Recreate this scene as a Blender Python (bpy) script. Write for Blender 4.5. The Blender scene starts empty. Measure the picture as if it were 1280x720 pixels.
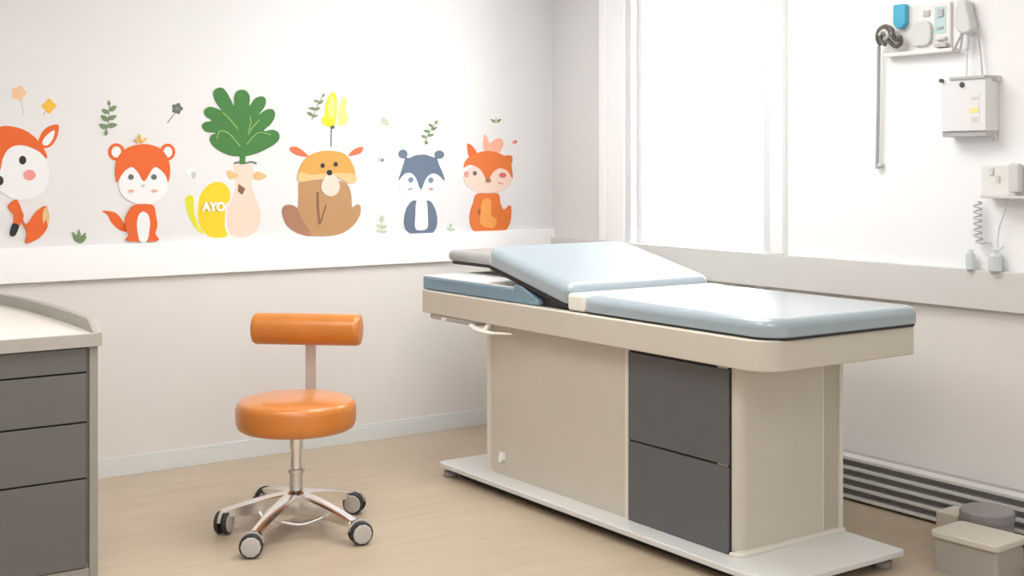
import bpy, bmesh, math, random
from mathutils import Vector, Matrix
from mathutils.geometry import tessellate_polygon
from math import sin, cos, pi, radians as R, atan2
random.seed(4)
S = bpy.context.scene
COL = S.collection

# ---------------------------------------------------------------- camera
EYE = 1.4                       # camera height
FPX, HOR = 1585.0, 207.0        # focal length in px of a 1280 wide frame, row of the horizon
YAW = math.atan(1118.0 / 1585.0)
cd = bpy.data.cameras.new('camera'); cam = bpy.data.objects.new('camera', cd); COL.objects.link(cam)
cam.location = (0, 0, EYE); cam.rotation_euler = (pi/2, 0, -YAW)
cd.sensor_width = 36; cd.lens = 36 * FPX / 1280; cd.shift_y = -(360 - HOR) / 1280
cd.clip_start = 0.05
S.camera = cam

# ---------------------------------------------------------------- world, lights, exposure
w = bpy.data.worlds.new('World'); S.world = w; w.use_nodes = True
bg = w.node_tree.nodes['Background']; bg.inputs[0].default_value = (1.0, 1.0, 1.0, 1); bg.inputs[1].default_value = 1.05
S.view_settings.view_transform = 'Standard'; S.view_settings.look = 'None'
S.view_settings.exposure = 0.0; S.view_settings.gamma = 1; S.view_settings.use_curve_mapping = False

def area(name, loc, rot, sx, sy, power, color=(1, 1, 1)):
    l = bpy.data.lights.new(name, 'AREA'); l.shape = 'RECTANGLE'; l.size = sx; l.size_y = sy
    l.energy = power; l.color = color
    o = bpy.data.objects.new(name, l); COL.objects.link(o); o.location = loc; o.rotation_euler = rot
    return o
area('ceiling_lamp', (1.2, 3.4, 2.66), (0, 0, 0), 1.4, 1.2, 28, (1, .985, .97))
area('ceiling_lamp', (3.0, 3.9, 2.66), (0, 0, 0), 1.0, 1.6, 37, (1, .985, .97))
area('ceiling_lamp', (1.0, 1.2, 2.66), (0, 0, 0), 1.6, 1.6, 36, (1, .985, .97))
area('window_daylight', (4.75, 4.54, 1.75), (0, pi/2, 0), 1.6, 1.3, 64, (.97, .985, 1))

# ---------------------------------------------------------------- helpers
def srgb(r, g, b):
    f = lambda c: (c/255/12.92) if c/255 <= .04045 else ((c/255+.055)/1.055)**2.4
    return (f(r), f(g), f(b), 1)

def mat(name, col, rough=.5, metal=0, coat=0, bump=0, bscale=40, var=0, vscale=3, stretch=None, spec=None, trans=0, emit=None):
    m = bpy.data.materials.new(name); m.use_nodes = True
    nt = m.node_tree; b = nt.nodes['Principled BSDF']
    b.inputs['Base Color'].default_value = col
    b.inputs['Roughness'].default_value = rough; b.inputs['Metallic'].default_value = metal
    b.inputs['Coat Weight'].default_value = coat; b.inputs['Coat Roughness'].default_value = .15
    if spec is not None: b.inputs['Specular IOR Level'].default_value = spec
    if trans: b.inputs['Transmission Weight'].default_value = trans
    tc = nt.nodes.new('ShaderNodeTexCoord'); mp = nt.nodes.new('ShaderNodeMapping')
    nt.links.new(tc.outputs['Object'], mp.inputs['Vector'])
    if stretch: mp.inputs['Scale'].default_value = stretch
    if var:
        n = nt.nodes.new('ShaderNodeTexNoise'); n.inputs['Scale'].default_value = vscale; n.inputs['Detail'].default_value = 5
        nt.links.new(mp.outputs[0], n.inputs['Vector'])
        r = nt.nodes.new('ShaderNodeValToRGB')
        r.color_ramp.elements[0].position = .3; r.color_ramp.elements[1].position = .7
        r.color_ramp.elements[0].color = (col[0]*(1-var), col[1]*(1-var), col[2]*(1-var), 1)
        r.color_ramp.elements[1].color = (min(1, col[0]*(1+var)), min(1, col[1]*(1+var)), min(1, col[2]*(1+var)), 1)
        nt.links.new(n.outputs['Fac'], r.inputs[0]); nt.links.new(r.outputs[0], b.inputs['Base Color'])
    if bump:
        n = nt.nodes.new('ShaderNodeTexNoise'); n.inputs['Scale'].default_value = bscale; n.inputs['Detail'].default_value = 4
        nt.links.new(tc.outputs['Object'], n.inputs['Vector'])
        bp = nt.nodes.new('ShaderNodeBump'); bp.inputs['Strength'].default_value = bump; bp.inputs['Distance'].default_value = .004
        nt.links.new(n.outputs['Fac'], bp.inputs['Height']); nt.links.new(bp.outputs[0], b.inputs['Normal'])
    return m

def obj(name, bm, m, parent=None, smooth=35):
    bmesh.ops.recalc_face_normals(bm, faces=bm.faces)
    me = bpy.data.meshes.new(name); bm.to_mesh(me); bm.free()
    for x in (m if isinstance(m, (list, tuple)) else [m]): me.materials.append(x)
    if smooth:
        me.shade_smooth(); me.set_sharp_from_angle(angle=R(smooth))
    o = bpy.data.objects.new(name, me); COL.objects.link(o)
    if smooth:
        wm = o.modifiers.new('weighted_normal', 'WEIGHTED_NORMAL'); wm.keep_sharp = True; wm.weight = 80
    if parent is not None:
        o.parent = parent
        root = parent
        M = Matrix.Identity(4)
        while root is not None:
            M = root.matrix_basis @ M if root.parent is None else M
            root = root.parent
        o['_w'] = 1
    return o

def thing(name, label, cat, loc=(0, 0, 0), group=None):
    o = bpy.data.objects.new(name, None); COL.objects.link(o); o.empty_display_size = .05
    o.location = loc; o['label'] = label; o['category'] = cat
    if group: o['group'] = group
    return o
def tag(o, label, cat, group=None):
    o['label'] = label; o['category'] = cat
    if group: o['group'] = group
    return o
def struct(name, bm, m, parent=None, smooth=35):
    o = obj(name, bm, m, parent, smooth)
    if parent is None: o['kind'] = 'structure'
    return o

def add_box(bm, x0, x1, y0, y1, z0, z1, bev=0, seg=2, off=(0, 0, 0), rot=None, mi=0):
    t = bmesh.new(); bmesh.ops.create_cube(t, size=1)
    for v in t.verts:
        v.co = Vector(((x0+x1)/2 + v.co.x*(x1-x0), (y0+y1)/2 + v.co.y*(y1-y0), (z0+z1)/2 + v.co.z*(z1-z0)))
    if bev: bmesh.ops.bevel(t, geom=t.edges[:], offset=bev, segments=seg, profile=.5, affect='EDGES')
    if rot is not None:
        for v in t.verts: v.co = rot @ v.co
    for v in t.verts: v.co += Vector(off)
    merge(bm, t, mi); return bm
def merge(bm, t, mi=0):
    for f in t.faces: f.material_index = mi
    me = bpy.data.meshes.new('tmp'); t.to_mesh(me); t.free()
    n0 = len(bm.faces); bm.from_mesh(me); bpy.data.meshes.remove(me)
def bx(*a, **k): return add_box(bmesh.new(), *a, **k)

def rounded(pts, rads, seg=8):
    """2-D outline with rounded corners"""
    out = []; n = len(pts)
    for i in range(n):
        p = Vector(pts[i]); a = Vector(pts[i-1]); b = Vector(pts[(i+1) % n]); r = rads[i] if isinstance(rads, (list, tuple)) else rads
        if r <= 0: out.append(p.copy()); continue
        d1 = (a-p).normalized(); d2 = (b-p).normalized(); ang = d1.angle(d2)
        t = r/math.tan(ang/2); p1 = p+d1*t; p2 = p+d2*t
        c = p + (d1+d2).normalized()*(r/sin(ang/2))
        a1 = atan2(p1.y-c.y, p1.x-c.x); a2 = atan2(p2.y-c.y, p2.x-c.x)
        d = (a2-a1+pi) % (2*pi) - pi
        for k in range(seg+1):
            t_ = a1 + d*k/seg; out.append(Vector((c.x+r*cos(t_), c.y+r*sin(t_))))
    return out

def add_prism(bm, pts, z0, z1, bev=0, seg=3, M=None, mi=0, bottom=True, bot=None):
    """outline (x,y) extruded z0..z1 with bevelled rims"""
    t = bmesh.new()
    P = [Vector((p[0], p[1])) for p in pts]; n = len(P)
    A = sum(P[i-1].x*P[i].y-P[i].x*P[i-1].y for i in range(n))
    if A < 0: P.reverse()
    def off(d):
        out = []
        for i in range(n):
            e1 = (P[i]-P[i-1]); e2 = (P[(i+1) % n]-P[i])
            n1 = Vector((-e1.y, e1.x)).normalized(); n2 = Vector((-e2.y, e2.x)).normalized()
            m = n1+n2; m = m/max(m.length, 1e-6); out.append(P[i] + m*min(d/max(m.dot(n1), .3), 2*d))
        return out
    if bev:
        b = min(bev, (z1-z0)*(.49 if bottom else .95)); N = max(2, seg)
        c_ = b if bot is None else bot; b = bev if bot is not None else b
        lv = ([(c_*(1-sin(pi/2*k/N)), z0+c_*(1-cos(pi/2*k/N))) for k in range(N+1)] if bottom else [(0, z0)])
        lv += [(b*(1-cos(pi/2*k/N)), z1-b*(1-sin(pi/2*k/N))) for k in range(N+1)]
    else: lv = [(0, z0), (0, z1)]
    rings = [[t.verts.new((q.x, q.y, z)) for q in (off(d) if d > 1e-9 else P)] for d, z in lv]
    t.faces.new(rings[0][::-1]); t.faces.new(rings[-1])
    for a_, b_ in zip(rings, rings[1:]):
        for i in range(n): t.faces.new((a_[i], a_[(i+1) % n], b_[(i+1) % n], b_[i]))
    if M is not None:
        for v in t.verts: v.co = M @ v.co
    merge(bm, t, mi); return bm
def prism(*a, **k): return add_prism(bmesh.new(), *a, **k)

def add_lathe(bm, prof, seg=32, M=None, mi=0):
    """prof = [(r,z)...] about z"""
    t = bmesh.new(); rings = []
    for r, z in prof:
        if r < 1e-6: rings.append([t.verts.new((0, 0, z))])
        else: rings.append([t.verts.new((r*cos(2*pi*k/seg), r*sin(2*pi*k/seg), z)) for k in range(seg)])
    for a, b in zip(rings, rings[1:]):
        for k in range(seg):
            k2 = (k+1) % seg
            if len(a) == 1 and len(b) == 1: continue
            if len(a) == 1: t.faces.new((a[0], b[k], b[k2]))
            elif len(b) == 1: t.faces.new((a[k], a[k2], b[0]))
            else: t.faces.new((a[k], a[k2], b[k2], b[k]))
    for rg in (rings[0], rings[-1]):
        if len(rg) > 1: t.faces.new(rg)
    if M is not None:
        for v in t.verts: v.co = M @ v.co
    merge(bm, t, mi); return bm
def lathe(*a, **k): return add_lathe(bmesh.new(), *a, **k)

def add_tube(bm, path, r, seg=10, closed=False, mi=0, flat=1.0):
    """sweep a round (or flattened) section along a path; r number or list"""
    t = bmesh.new(); P = [Vector(p) for p in path]; n = len(P); rings = []
    up = Vector((0, 0, 1)); prev = None
    for i in range(n):
        a = P[i-1] if (i > 0 or closed) else P[i]; b = P[(i+1) % n] if (i < n-1 or closed) else P[i]
        d = (b-a).normalized()
        if prev is None:
            s = d.cross(up)
            if s.length < 1e-3: s = d.cross(Vector((0, 1, 0)))
        else: s = prev - d*prev.dot(d)
        s.normalize(); prev = s; u = s.cross(d).normalized(); rr = r[i] if isinstance(r, (list, tuple)) else r
        rings.append([t.verts.new(P[i] + s*rr*cos(2*pi*k/seg) + u*rr*flat*sin(2*pi*k/seg)) for k in range(seg)])
    m = n if closed else n-1
    for i in range(m):
        a, b = rings[i], rings[(i+1) % n]
        for k in range(seg): t.faces.new((a[k], a[(k+1) % seg], b[(k+1) % seg], b[k]))
    if not closed: t.faces.new(rings[0]); t.faces.new(rings[-1][::-1])
    merge(bm, t, mi); return bm
def tube(*a, **k): return add_tube(bmesh.new(), *a, **k)

def smooth_path(pts, k=6, closed=False):
    P = [Vector(p) for p in pts]; n = len(P); out = []
    for i in range(n if closed else n-1):
        if closed: p0, p1, p2, p3 = P[i-1], P[i], P[(i+1) % n], P[(i+2) % n]
        else: p0, p1, p2, p3 = P[max(i-1, 0)], P[i], P[i+1], P[min(i+2, n-1)]
        for j in range(k):
            t = j/k
            out.append(.5*((2*p1) + (p2-p0)*t + (2*p0-5*p1+4*p2-p3)*t*t + (3*p1-p0-3*p2+p3)*t**3))
    if not closed: out.append(P[-1].copy())
    return out

# ---------------------------------------------------------------- materials
M_beige   = mat('beige_wall_paint', (.73, .695, .67, 1), .75, bump=.05, bscale=250, var=.015, vscale=2)
M_upper   = mat('pale_wall_paint', (.715, .705, .70, 1), .75, bump=.05, bscale=250, var=.012, vscale=2)
M_wwall   = mat('white_wall_paint', (.90, .90, .905, 1), .7, bump=.03, bscale=250)
M_white   = mat('white_gloss_trim', (.90, .90, .90, 1), .45, var=.005)
M_frame   = mat('shaded_window_frame', (.71, .705, .715, 1), .45)  # white frame greyed, its unlit inward side put into the colour
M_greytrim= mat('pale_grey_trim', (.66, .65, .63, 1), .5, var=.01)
M_base    = mat('baseboard_paint', (.70, .72, .71, 1), .5)
M_ceil    = mat('ceiling_paint', (.85, .85, .84, 1), .9)
M_glass   = mat('window_glass', (1, 1, 1, 1), .0, trans=1); M_glass.node_tree.nodes['Principled BSDF'].inputs['IOR'].default_value = 1.02
M_cream   = mat('cream_laminate', (.62, .575, .49, 1), .42, var=.02, vscale=5)
M_post    = mat('taupe_laminate', (.52, .475, .39, 1), .45)
M_creamlt = mat('light_cream_plastic', (.76, .72, .64, 1), .4)
M_plate   = mat('off_white_metal', (.72, .73, .71, 1), .35, var=.02)
M_drawer  = mat('slate_drawer_front', (.12, .122, .128, 1), .45, var=.03, vscale=8)
M_dark    = mat('dark_gap', (.02, .02, .022, 1), .6)
M_vinyl   = mat('pale_blue_vinyl', (.335, .41, .455, 1), .30, coat=1.0, bump=.06, bscale=60, var=.02, vscale=6)
M_vinyl2  = mat('deeper_blue_vinyl', (.20, .31, .40, 1), .5, bump=.05, bscale=60, var=.03, vscale=6)
M_greypad = mat('grey_vinyl', (.40, .40, .395, 1), .5, coat=.05, bump=.04)
M_strap   = mat('cream_vinyl', (.85, .82, .75, 1), .5)
M_orange  = mat('orange_leather', (.63, .205, .026, 1), .30, coat=.5, bump=.25, bscale=220, var=.08, vscale=5)
M_chrome  = mat('chrome', (.86, .85, .83, 1), .20, metal=1, var=.05)
M_satin   = mat('satin_steel', (.72, .71, .69, 1), .32, metal=1)
M_bar     = mat('pale_bar', (.68, .66, .62, 1), .35, metal=.2)
M_tyre    = mat('black_tyre', (.03, .03, .03, 1), .55)
M_hub     = mat('clear_grey_plastic', (.55, .52, .49, 1), .25, coat=.4)
M_cab     = mat('warm_grey_drawer', (.145, .142, .135, 1), .5, var=.03, vscale=6)
M_cabf    = mat('taupe_cabinet_frame', (.34, .315, .28, 1), .5, var=.02)
M_counter = mat('ivory_worktop', (.86, .83, .76, 1), .35, var=.02)
M_lip     = mat('stone_grey_edging', (.47, .44, .40, 1), .5, var=.04, vscale=20)
M_heat    = mat('heater_enamel', (.68, .67, .65, 1), .4, var=.03)
M_heatd   = mat('heater_recess', (.38, .38, .375, 1), .6)
M_boxb    = mat('taupe_plastic', (.40, .375, .33, 1), .55, var=.04)
M_boxl    = mat('cream_lid_plastic', (.62, .58, .50, 1), .45, var=.03)
M_drum    = mat('mid_grey_plastic', (.30, .28, .275, 1), .55, var=.04)
M_eqw     = mat('equipment_white', (.79, .79, .79, 1), .4, var=.01)  # equipment tones are paled, the overexposed haze put into their colour
M_eqc     = mat('equipment_cream', (.80, .785, .76, 1), .4)
M_eqg     = mat('equipment_grey', (.50, .49, .485, 1), .45)
M_eql     = mat('equipment_pale_grey', (.66, .66, .655, 1), .4)
M_eqd     = mat('equipment_dark', (.10, .095, .08, 1), .3, coat=.3)
M_rod     = mat('brushed_rod', (.40, .41, .41, 1), .35, metal=.4)
M_blue    = mat('cyan_plastic', (.07, .42, .62, 1), .3, coat=.3)
M_pblue   = mat('pale_teal_plastic', (.50, .68, .70, 1), .4)  # teal paled for the same haze
M_yel     = mat('yellow_label', (.85, .75, .30, 1), .5)
M_red     = mat('red_plastic', (.70, .08, .07, 1), .4)
M_pink    = mat('pink_tubing', (.60, .25, .24, 1), .4)
M_teal    = mat('pale_green_tubing', (.50, .62, .57, 1), .4)

# floor: sheet vinyl with faint wood grain running across the room
def floor_mat():
    m = bpy.data.materials.new('tan_wood_vinyl'); m.use_nodes = True; nt = m.node_tree; b = nt.nodes['Principled BSDF']
    tc = nt.nodes.new('ShaderNodeTexCoord'); mp = nt.nodes.new('ShaderNodeMapping'); mp.inputs['Scale'].default_value = (1.2, 9, 1)
    nt.links.new(tc.outputs['Object'], mp.inputs[0])
    n = nt.nodes.new('ShaderNodeTexNoise'); n.inputs['Scale'].default_value = 2.2; n.inputs['Detail'].default_value = 7; n.inputs['Distortion'].default_value = .6
    nt.links.new(mp.outputs[0], n.inputs['Vector'])
    r = nt.nodes.new('ShaderNodeValToRGB'); r.color_ramp.elements[0].position = .25; r.color_ramp.elements[1].position = .75
    r.color_ramp.elements[0].color = (.48, .385, .28, 1); r.color_ramp.elements[1].color = (.555, .455, .34, 1)
    nt.links.new(n.outputs['Fac'], r.inputs[0])
    br = nt.nodes.new('ShaderNodeTexBrick'); br.inputs['Scale'].default_value = 1; br.inputs['Mortar Size'].default_value = .0015
    br.inputs['Brick Width'].default_value = 1.3; br.inputs['Row Height'].default_value = .19
    br.inputs['Color1'].default_value = (1, 1, 1, 1); br.inputs['Color2'].default_value = (.965, .96, .95, 1); br.inputs['Mortar'].default_value = (.90, .88, .86, 1)
    nt.links.new(tc.outputs['Object'], br.inputs['Vector'])
    mx = nt.nodes.new('ShaderNodeMix'); mx.data_type = 'RGBA'; mx.blend_type = 'MULTIPLY'; mx.inputs[0].default_value = 1
    nt.links.new(r.outputs[0], mx.inputs[6]); nt.links.new(br.outputs['Color'], mx.inputs[7])
    nt.links.new(mx.outputs[2], b.inputs['Base Color'])
    b.inputs['Roughness'].default_value = .42
    return m
M_floor = floor_mat()

# ---------------------------------------------------------------- room shell
XR, YB, ZC = 4.297, 5.701, 2.7      # right wall plane, back wall plane, ceiling
X0, Y0 = -1.7, -1.2
struct('floor', bx(X0, XR+.15, Y0, YB+.15, -.12, 0), M_floor, smooth=0)
struct('ceiling', bx(X0, XR+.15, Y0, YB+.15, ZC, ZC+.12), M_ceil, smooth=0)
bm = bx(X0, XR, YB, YB+.15, 0, .97); add_box(bm, X0, XR, YB, YB+.15, .97, ZC, mi=1)
struct('wall_back', bm, [M_beige, M_upper], smooth=0)
WY0, WY1, WZ0, WZ1 = 4.03, 5.05, .985, 2.46      # window opening
bm = bx(XR, XR+.15, Y0, YB+.15, 0, .97)
add_box(bm, XR, XR+.15, WY1, YB+.15, .97, ZC, mi=1)
add_box(bm, XR, XR+.15, WY0, WY1, .97, WZ0, mi=1)
add_box(bm, XR, XR+.15, WY0, WY1, WZ1, ZC, mi=1)
add_box(bm, XR, XR+.15, Y0, WY0, .97, ZC, mi=2)
struct('wall_right', bm, [M_beige, M_upper, M_wwall], smooth=0)
struct('wall_left', bx(X0-.15, X0, Y0, YB+.15, 0, ZC), M_upper, smooth=0)
# chair-rail bands
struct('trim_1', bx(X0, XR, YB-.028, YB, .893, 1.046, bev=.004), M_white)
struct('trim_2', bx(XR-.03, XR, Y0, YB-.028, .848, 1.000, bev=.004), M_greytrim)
bm = bx(X0, XR, YB-.014, YB, 0, .070, bev=.002); add_box(bm, X0, XR, YB-.010, YB, .070, .086, bev=.003)
struct('baseboard_back', bm, M_base)
# window: frame, sash, sill line, pane, casing
wn = struct('window_1', bx(XR-.012, XR+.15, WY0, WY0+.050, WZ0, WZ1, bev=.003), M_frame)
bm = bmesh.new()
for y0, y1 in ((WY0+.045, WY0+.075), (WY1-.075, WY1-.045)): add_box(bm, XR+.035, XR+.085, y0, y1, WZ0+.03, WZ1-.03, bev=.002)
for z0, z1 in ((WZ0, WZ0+.03), (WZ1-.03, WZ1)): add_box(bm, XR+.035, XR+.085, WY0+.045, WY1-.045, z0, z1, bev=.002)
add_box(bm, XR-.012, XR+.15, WY1-.045, WY1, WZ0, WZ1, bev=.003)
obj('sash', bm, M_frame, wn, smooth=0)
obj('pane', bx(XR+.057, XR+.063, WY0+.07, WY1-.07, WZ0+.02, WZ1-.02), M_glass, wn, smooth=0)
bm = bmesh.new()
add_box(bm, XR-.024, XR, WY1, WY1+.15, 1.0, WZ1+.1, bev=.004)
add_box(bm, XR-.030, XR, WY1+.15, WY1+.20, 1.0, WZ1+.1, bev=.004)
add_box(bm, XR-.024, XR, WY0-.055, WY0, 1.0, WZ1+.1, bev=.004)
add_box(bm, XR-.032, XR, WY0-.085, WY0-.055, 1.0, WZ1+.1, bev=.004)
add_box(bm, XR-.024, XR, WY0+.0005, WY1-.0005, WZ1, WZ1+.1, bev=.004)
obj('casing', bm, M_white, wn, smooth=0)

# ---------------------------------------------------------------- examination table
# long axis along y, head at the far end
T = thing('examination_table', 'cream medical examination table with pale blue mattress and raised backrest', 'examination table', (3.4, 3.9, 0))
T0 = Vector((3.4, 3.9, 0))
def part(name, bm, m, parent=None, origin=None, smooth=35, label=None):
    """a part given in world coordinates, parented to a thing whose origin is `origin`"""
    parent = T if parent is None else parent
    if origin is None: origin = T0
    for v in bm.verts: v.co -= Vector(origin)
    o = obj(name, bm, m, parent, smooth)
    if label: o['label'] = label
    return o
# base plate with chamfered near corners
bp = rounded([(3.02, 2.95), (3.10, 2.82), (3.665, 2.82), (3.745, 4.88), (3.03, 4.88)], [.03, .03, .012, .03, .03])
plate = part('base_plate', prism(bp, .040, .063, bev=.005), M_plate)
part('under_plate_shade', bx(3.085, 3.62, 2.92, 4.78, .006, .041), M_dark, plate)  # dark block standing in for the shadow beneath the plate
for x, y in ((3.075, 4.835), (3.66, 4.80), (3.15, 2.875), (3.61, 2.875)):
    part('levelling_foot', lathe([(.03, 0), (.034, .004), (.034, .022), (.018, .028), (.018, .041)], 20, Matrix.Translation((x, y, 0))), M_drum)
# pedestal body
cx0, cx1, cy0, cy1 = 3.12, 3.665, 3.10, 4.61
body = rounded([(cx0+.004, cy0+.0), (cx1-.10, cy0), (cx1-.10, cy0+.012), (cx1-.004, cy0+.012), (cx1-.004, cy1-.003), (cx0+.008, cy1-.003), (cx0+.008, cy0+.09), (cx0+.004, cy0+.09)],
               [.055, 0, 0, .01, .01, .01, 0, 0])
ped = part('pedestal', prism(body, .059, .730), M_cream)
part('corner_strip', bx(cx0-.004, cx0+.02, cy1-.022, cy1, .052, .725, bev=.002), M_creamlt)
part('corner_strip', bx(cx0-.002, cx0+.02, 3.660, 3.680, .052, .725, bev=.002), M_creamlt)
part('corner_strip', bx(cx1-.014, cx1+.004, cy0-.004, cy0+.014, .052, .725, bev=.002), M_creamlt)  # lighter edge strip, the end face's highlight put into its colour
part('side_post', bx(cx1-.099, cx1-.012, cy0+.004, cy0+.014, .060, .725), M_post)
part('post_seam', bx(cx1-.103, cx1-.097, cy0-.0006, cy0+.012, .055, .725), M_creamlt)
# drawer recess and two drawers
part('drawer_recess', bx(cx0+.006, cx0+.012, 3.128, 3.660, .056, .7215), M_dark)
for z0, z1 in ((.064, .362), (.369, .698)):
    part('drawer', bx(cx0-.004, cx0+.014, 3.132, 3.657, z0, z1, bev=.003), M_drawer, label='flat slate grey drawer front')
# moulded lip at the foot of the pedestal
lip = rounded([(cx0-.012, cy0-.03), (cx1-.10, cy0-.014), (cx1+.008, cy0-.022), (cx1+.008, cy0+.02), (cx0-.012, cy0+.02)], [.03, .02, .018, .005, .005])
part('foot_moulding', prism(lip, .058, .078, bev=.008), M_creamlt)
part('foot_moulding', bx(cx0-.008, cx0+.02, cy1-.04, cy1+.004, .059, .070, bev=.003), M_creamlt)
part('latch', add_box(bx(cx0-.006, cx0+.01, 4.485, 4.515, .128, .162, bev=.004), cx0-.014, cx0, 4.494, 4.506, .120, .150, bev=.003), M_white, label='small white latch')
# top frame (apron)
rail = rounded([(3.04, 2.885), (3.81, 2.885), (3.81, 5.035), (3.04, 5.035)], [.10, .02, .02, .012], 12)
part('top_frame', prism(rail, .722, .826, bev=.006), M_cream)
def inset(pts, d):
    c = Vector((sum(p[0] for p in pts)/len(pts), sum(p[1] for p in pts)/len(pts)))
    xs = [p[0] for p in pts]; ys = [p[1] for p in pts]
    sx = 1-2*d/(max(xs)-min(xs)); sy = 1-2*d/(max(ys)-min(ys))
    return [Vector((c.x+(p[0]-c.x)*sx, c.y+(p[1]-c.y)*sy)) for p in pts]
# lower mattress
mo = rounded([(3.062, 2.872), (3.835, 2.872), (3.835, 3.866), (3.062, 3.866)], [.105, .06, .034, .034], 12)
mt = part('mattress', prism(mo, .833, .897, bev=.034, seg=8, bot=.007), M_vinyl)
part('mattress_board', prism(inset(mo, .004), .825, .836), M_dark, mt)
so = rounded([(3.060, 3.858), (3.835, 3.858), (3.835, 3.965), (3.060, 3.965)], .018, 4)
part('seat_strap', prism(so, .830, .897, bev=.014, seg=4), M_strap, label='cream band across the hinge')
# raised backrest, hinged at y=3.97
HY_, HZ_, ANG = 3.965, .838, R(12.5)
Mx = Matrix(((0, 0, 1, 0), (1, 0, 0, 0), (0, 1, 0, 0), (0, 0, 0, 1)))
Mb = Matrix.Translation((0, HY_, HZ_)) @ Matrix.Rotation(ANG, 4, 'X')
bo = rounded([(3.065, .0), (3.835, .0), (3.835, .615), (3.065, .615)], [.042, .042, .09, .07], 12)
bk = part('backrest', prism(bo, .008, .090, bev=.041, seg=8, bot=.012, M=Mb), M_vinyl)
part('backrest_board', prism(inset(bo, .003), -.006, .011, M=Mb), M_dark, bk)
for x in (3.09, 3.76):
    part('backrest_bracket', prism([(3.98, .827), (4.22, .827), (4.20, .872), (4.14, .872)], x, x+.02, M=Mx), M_dark)
# fixed blue pad under the backrest
po = rounded([(3.058, 4.33), (3.80, 4.33), (3.80, 5.06), (3.058, 5.06)], .015, 4)
part('lower_pad', prism(po, .827, .888, bev=.01, seg=3), M_vinyl2, label='deeper blue flat pad at the head end')
part('pad_top', prism(inset(po, .004), .886, .8915, bev=.002), M_eqw, label='white top of the flat pad')  # thin white layer over the top of the blue pad
t = rounded([(4.335, .828), (4.335, .905), (4.28, .900), (4.17, .852), (4.15, .828)], [0, .01, .02, .02, .01], 5)
Mx = Matrix(((0, 0, 1, 0), (1, 0, 0, 0), (0, 1, 0, 0), (0, 0, 0, 1)))
part('hinge_cover', prism(t, 3.066, 3.79, bev=.004, M=Mx), M_vinyl2)
# headrest
ho = rounded([(3.27, 4.47), (3.66, 4.47), (3.64, 5.235), (3.29, 5.235)], [.03, .03, .10, .06], 10)
hr = part('headrest', prism(ho, .938, .990, bev=.025, seg=7), M_greypad, label='grey headrest pad')
part('headrest_board', prism(inset(ho, .015), .926, .944), M_dark, hr)
hb = bx(3.30, 3.38, 4.40, 4.60, .90, .932); part('headrest_bracket', hb, M_dark)
# levers below the frame
bm = prism(rounded([(3.045, 4.60), (3.19, 4.60), (3.19, 4.98), (3.045, 4.98)], .02, 4), .698, .724, bev=.010)
part('slide_tray', bm, M_lip)
part('tray_button', bx(3.036, 3.05, 4.83, 4.86, .702, .714, bev=.003), M_white)
bm = tube(smooth_path([(3.045, 4.63, .704), (3.025, 4.55, .694), (3.02, 4.45, .690), (3.03, 4.30, .700)], 6), [.008]+[.015]*12+[.012, .011, .010, .009, .008, .005], 10, flat=.6)
add_tube(bm, [(3.03, 4.50, .694), (3.06, 4.50, .722)], .011, 8)
part('release_lever', bm, M_creamlt)

# ---------------------------------------------------------------- stool
C0 = Vector((2.145, 4.49, 0))
stool = thing('swivel_stool', 'orange leather swivel stool with bolster back and chrome castor base', 'stool', C0)
def cp(name, bm, m, parent=None, label=None, smooth=35):
    o = obj(name, bm, m, parent or stool, smooth)
    if label: o['label'] = label
    return o
fw = Vector((sin(YAW), cos(YAW), 0)); rt = Vector((cos(YAW), -sin(YAW), 0))
prof = [(0, .380), (.19, .380), (.214, .383), (.228, .391), (.2345, .404), (.2365, .42), (.2365, .455), (.232, .470), (.221, .4795), (.217, .480), (.212, .4835), (.18, .491), (.12, .496), (.05, .498), (0, .498)]
prof = [(a*.977, .381+(b-.38)*1.12) for a, b in prof]
seat = cp('seat', lathe(prof, 64), M_orange, smooth=60)
bm = lathe([(0, .372), (.10, .372), (.105, .376), (.105, .389), (0, .389)], 32)
cp('seat_plate', bm, M_dark)
# gas column
cp('lift_column', lathe([(0, .20), (.022, .20), (.0225, .26), (.020, .30), (.026, .31), (.026, .365), (.034, .373), (0, .373)], 28), M_chrome)
cp('lower_column', lathe([(0, .05), (.020, .05), (.026, .07), (.026, .21), (.032, .214), (.032, .228), (.022, .232), (0, .232)], 28), M_satin)
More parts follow.
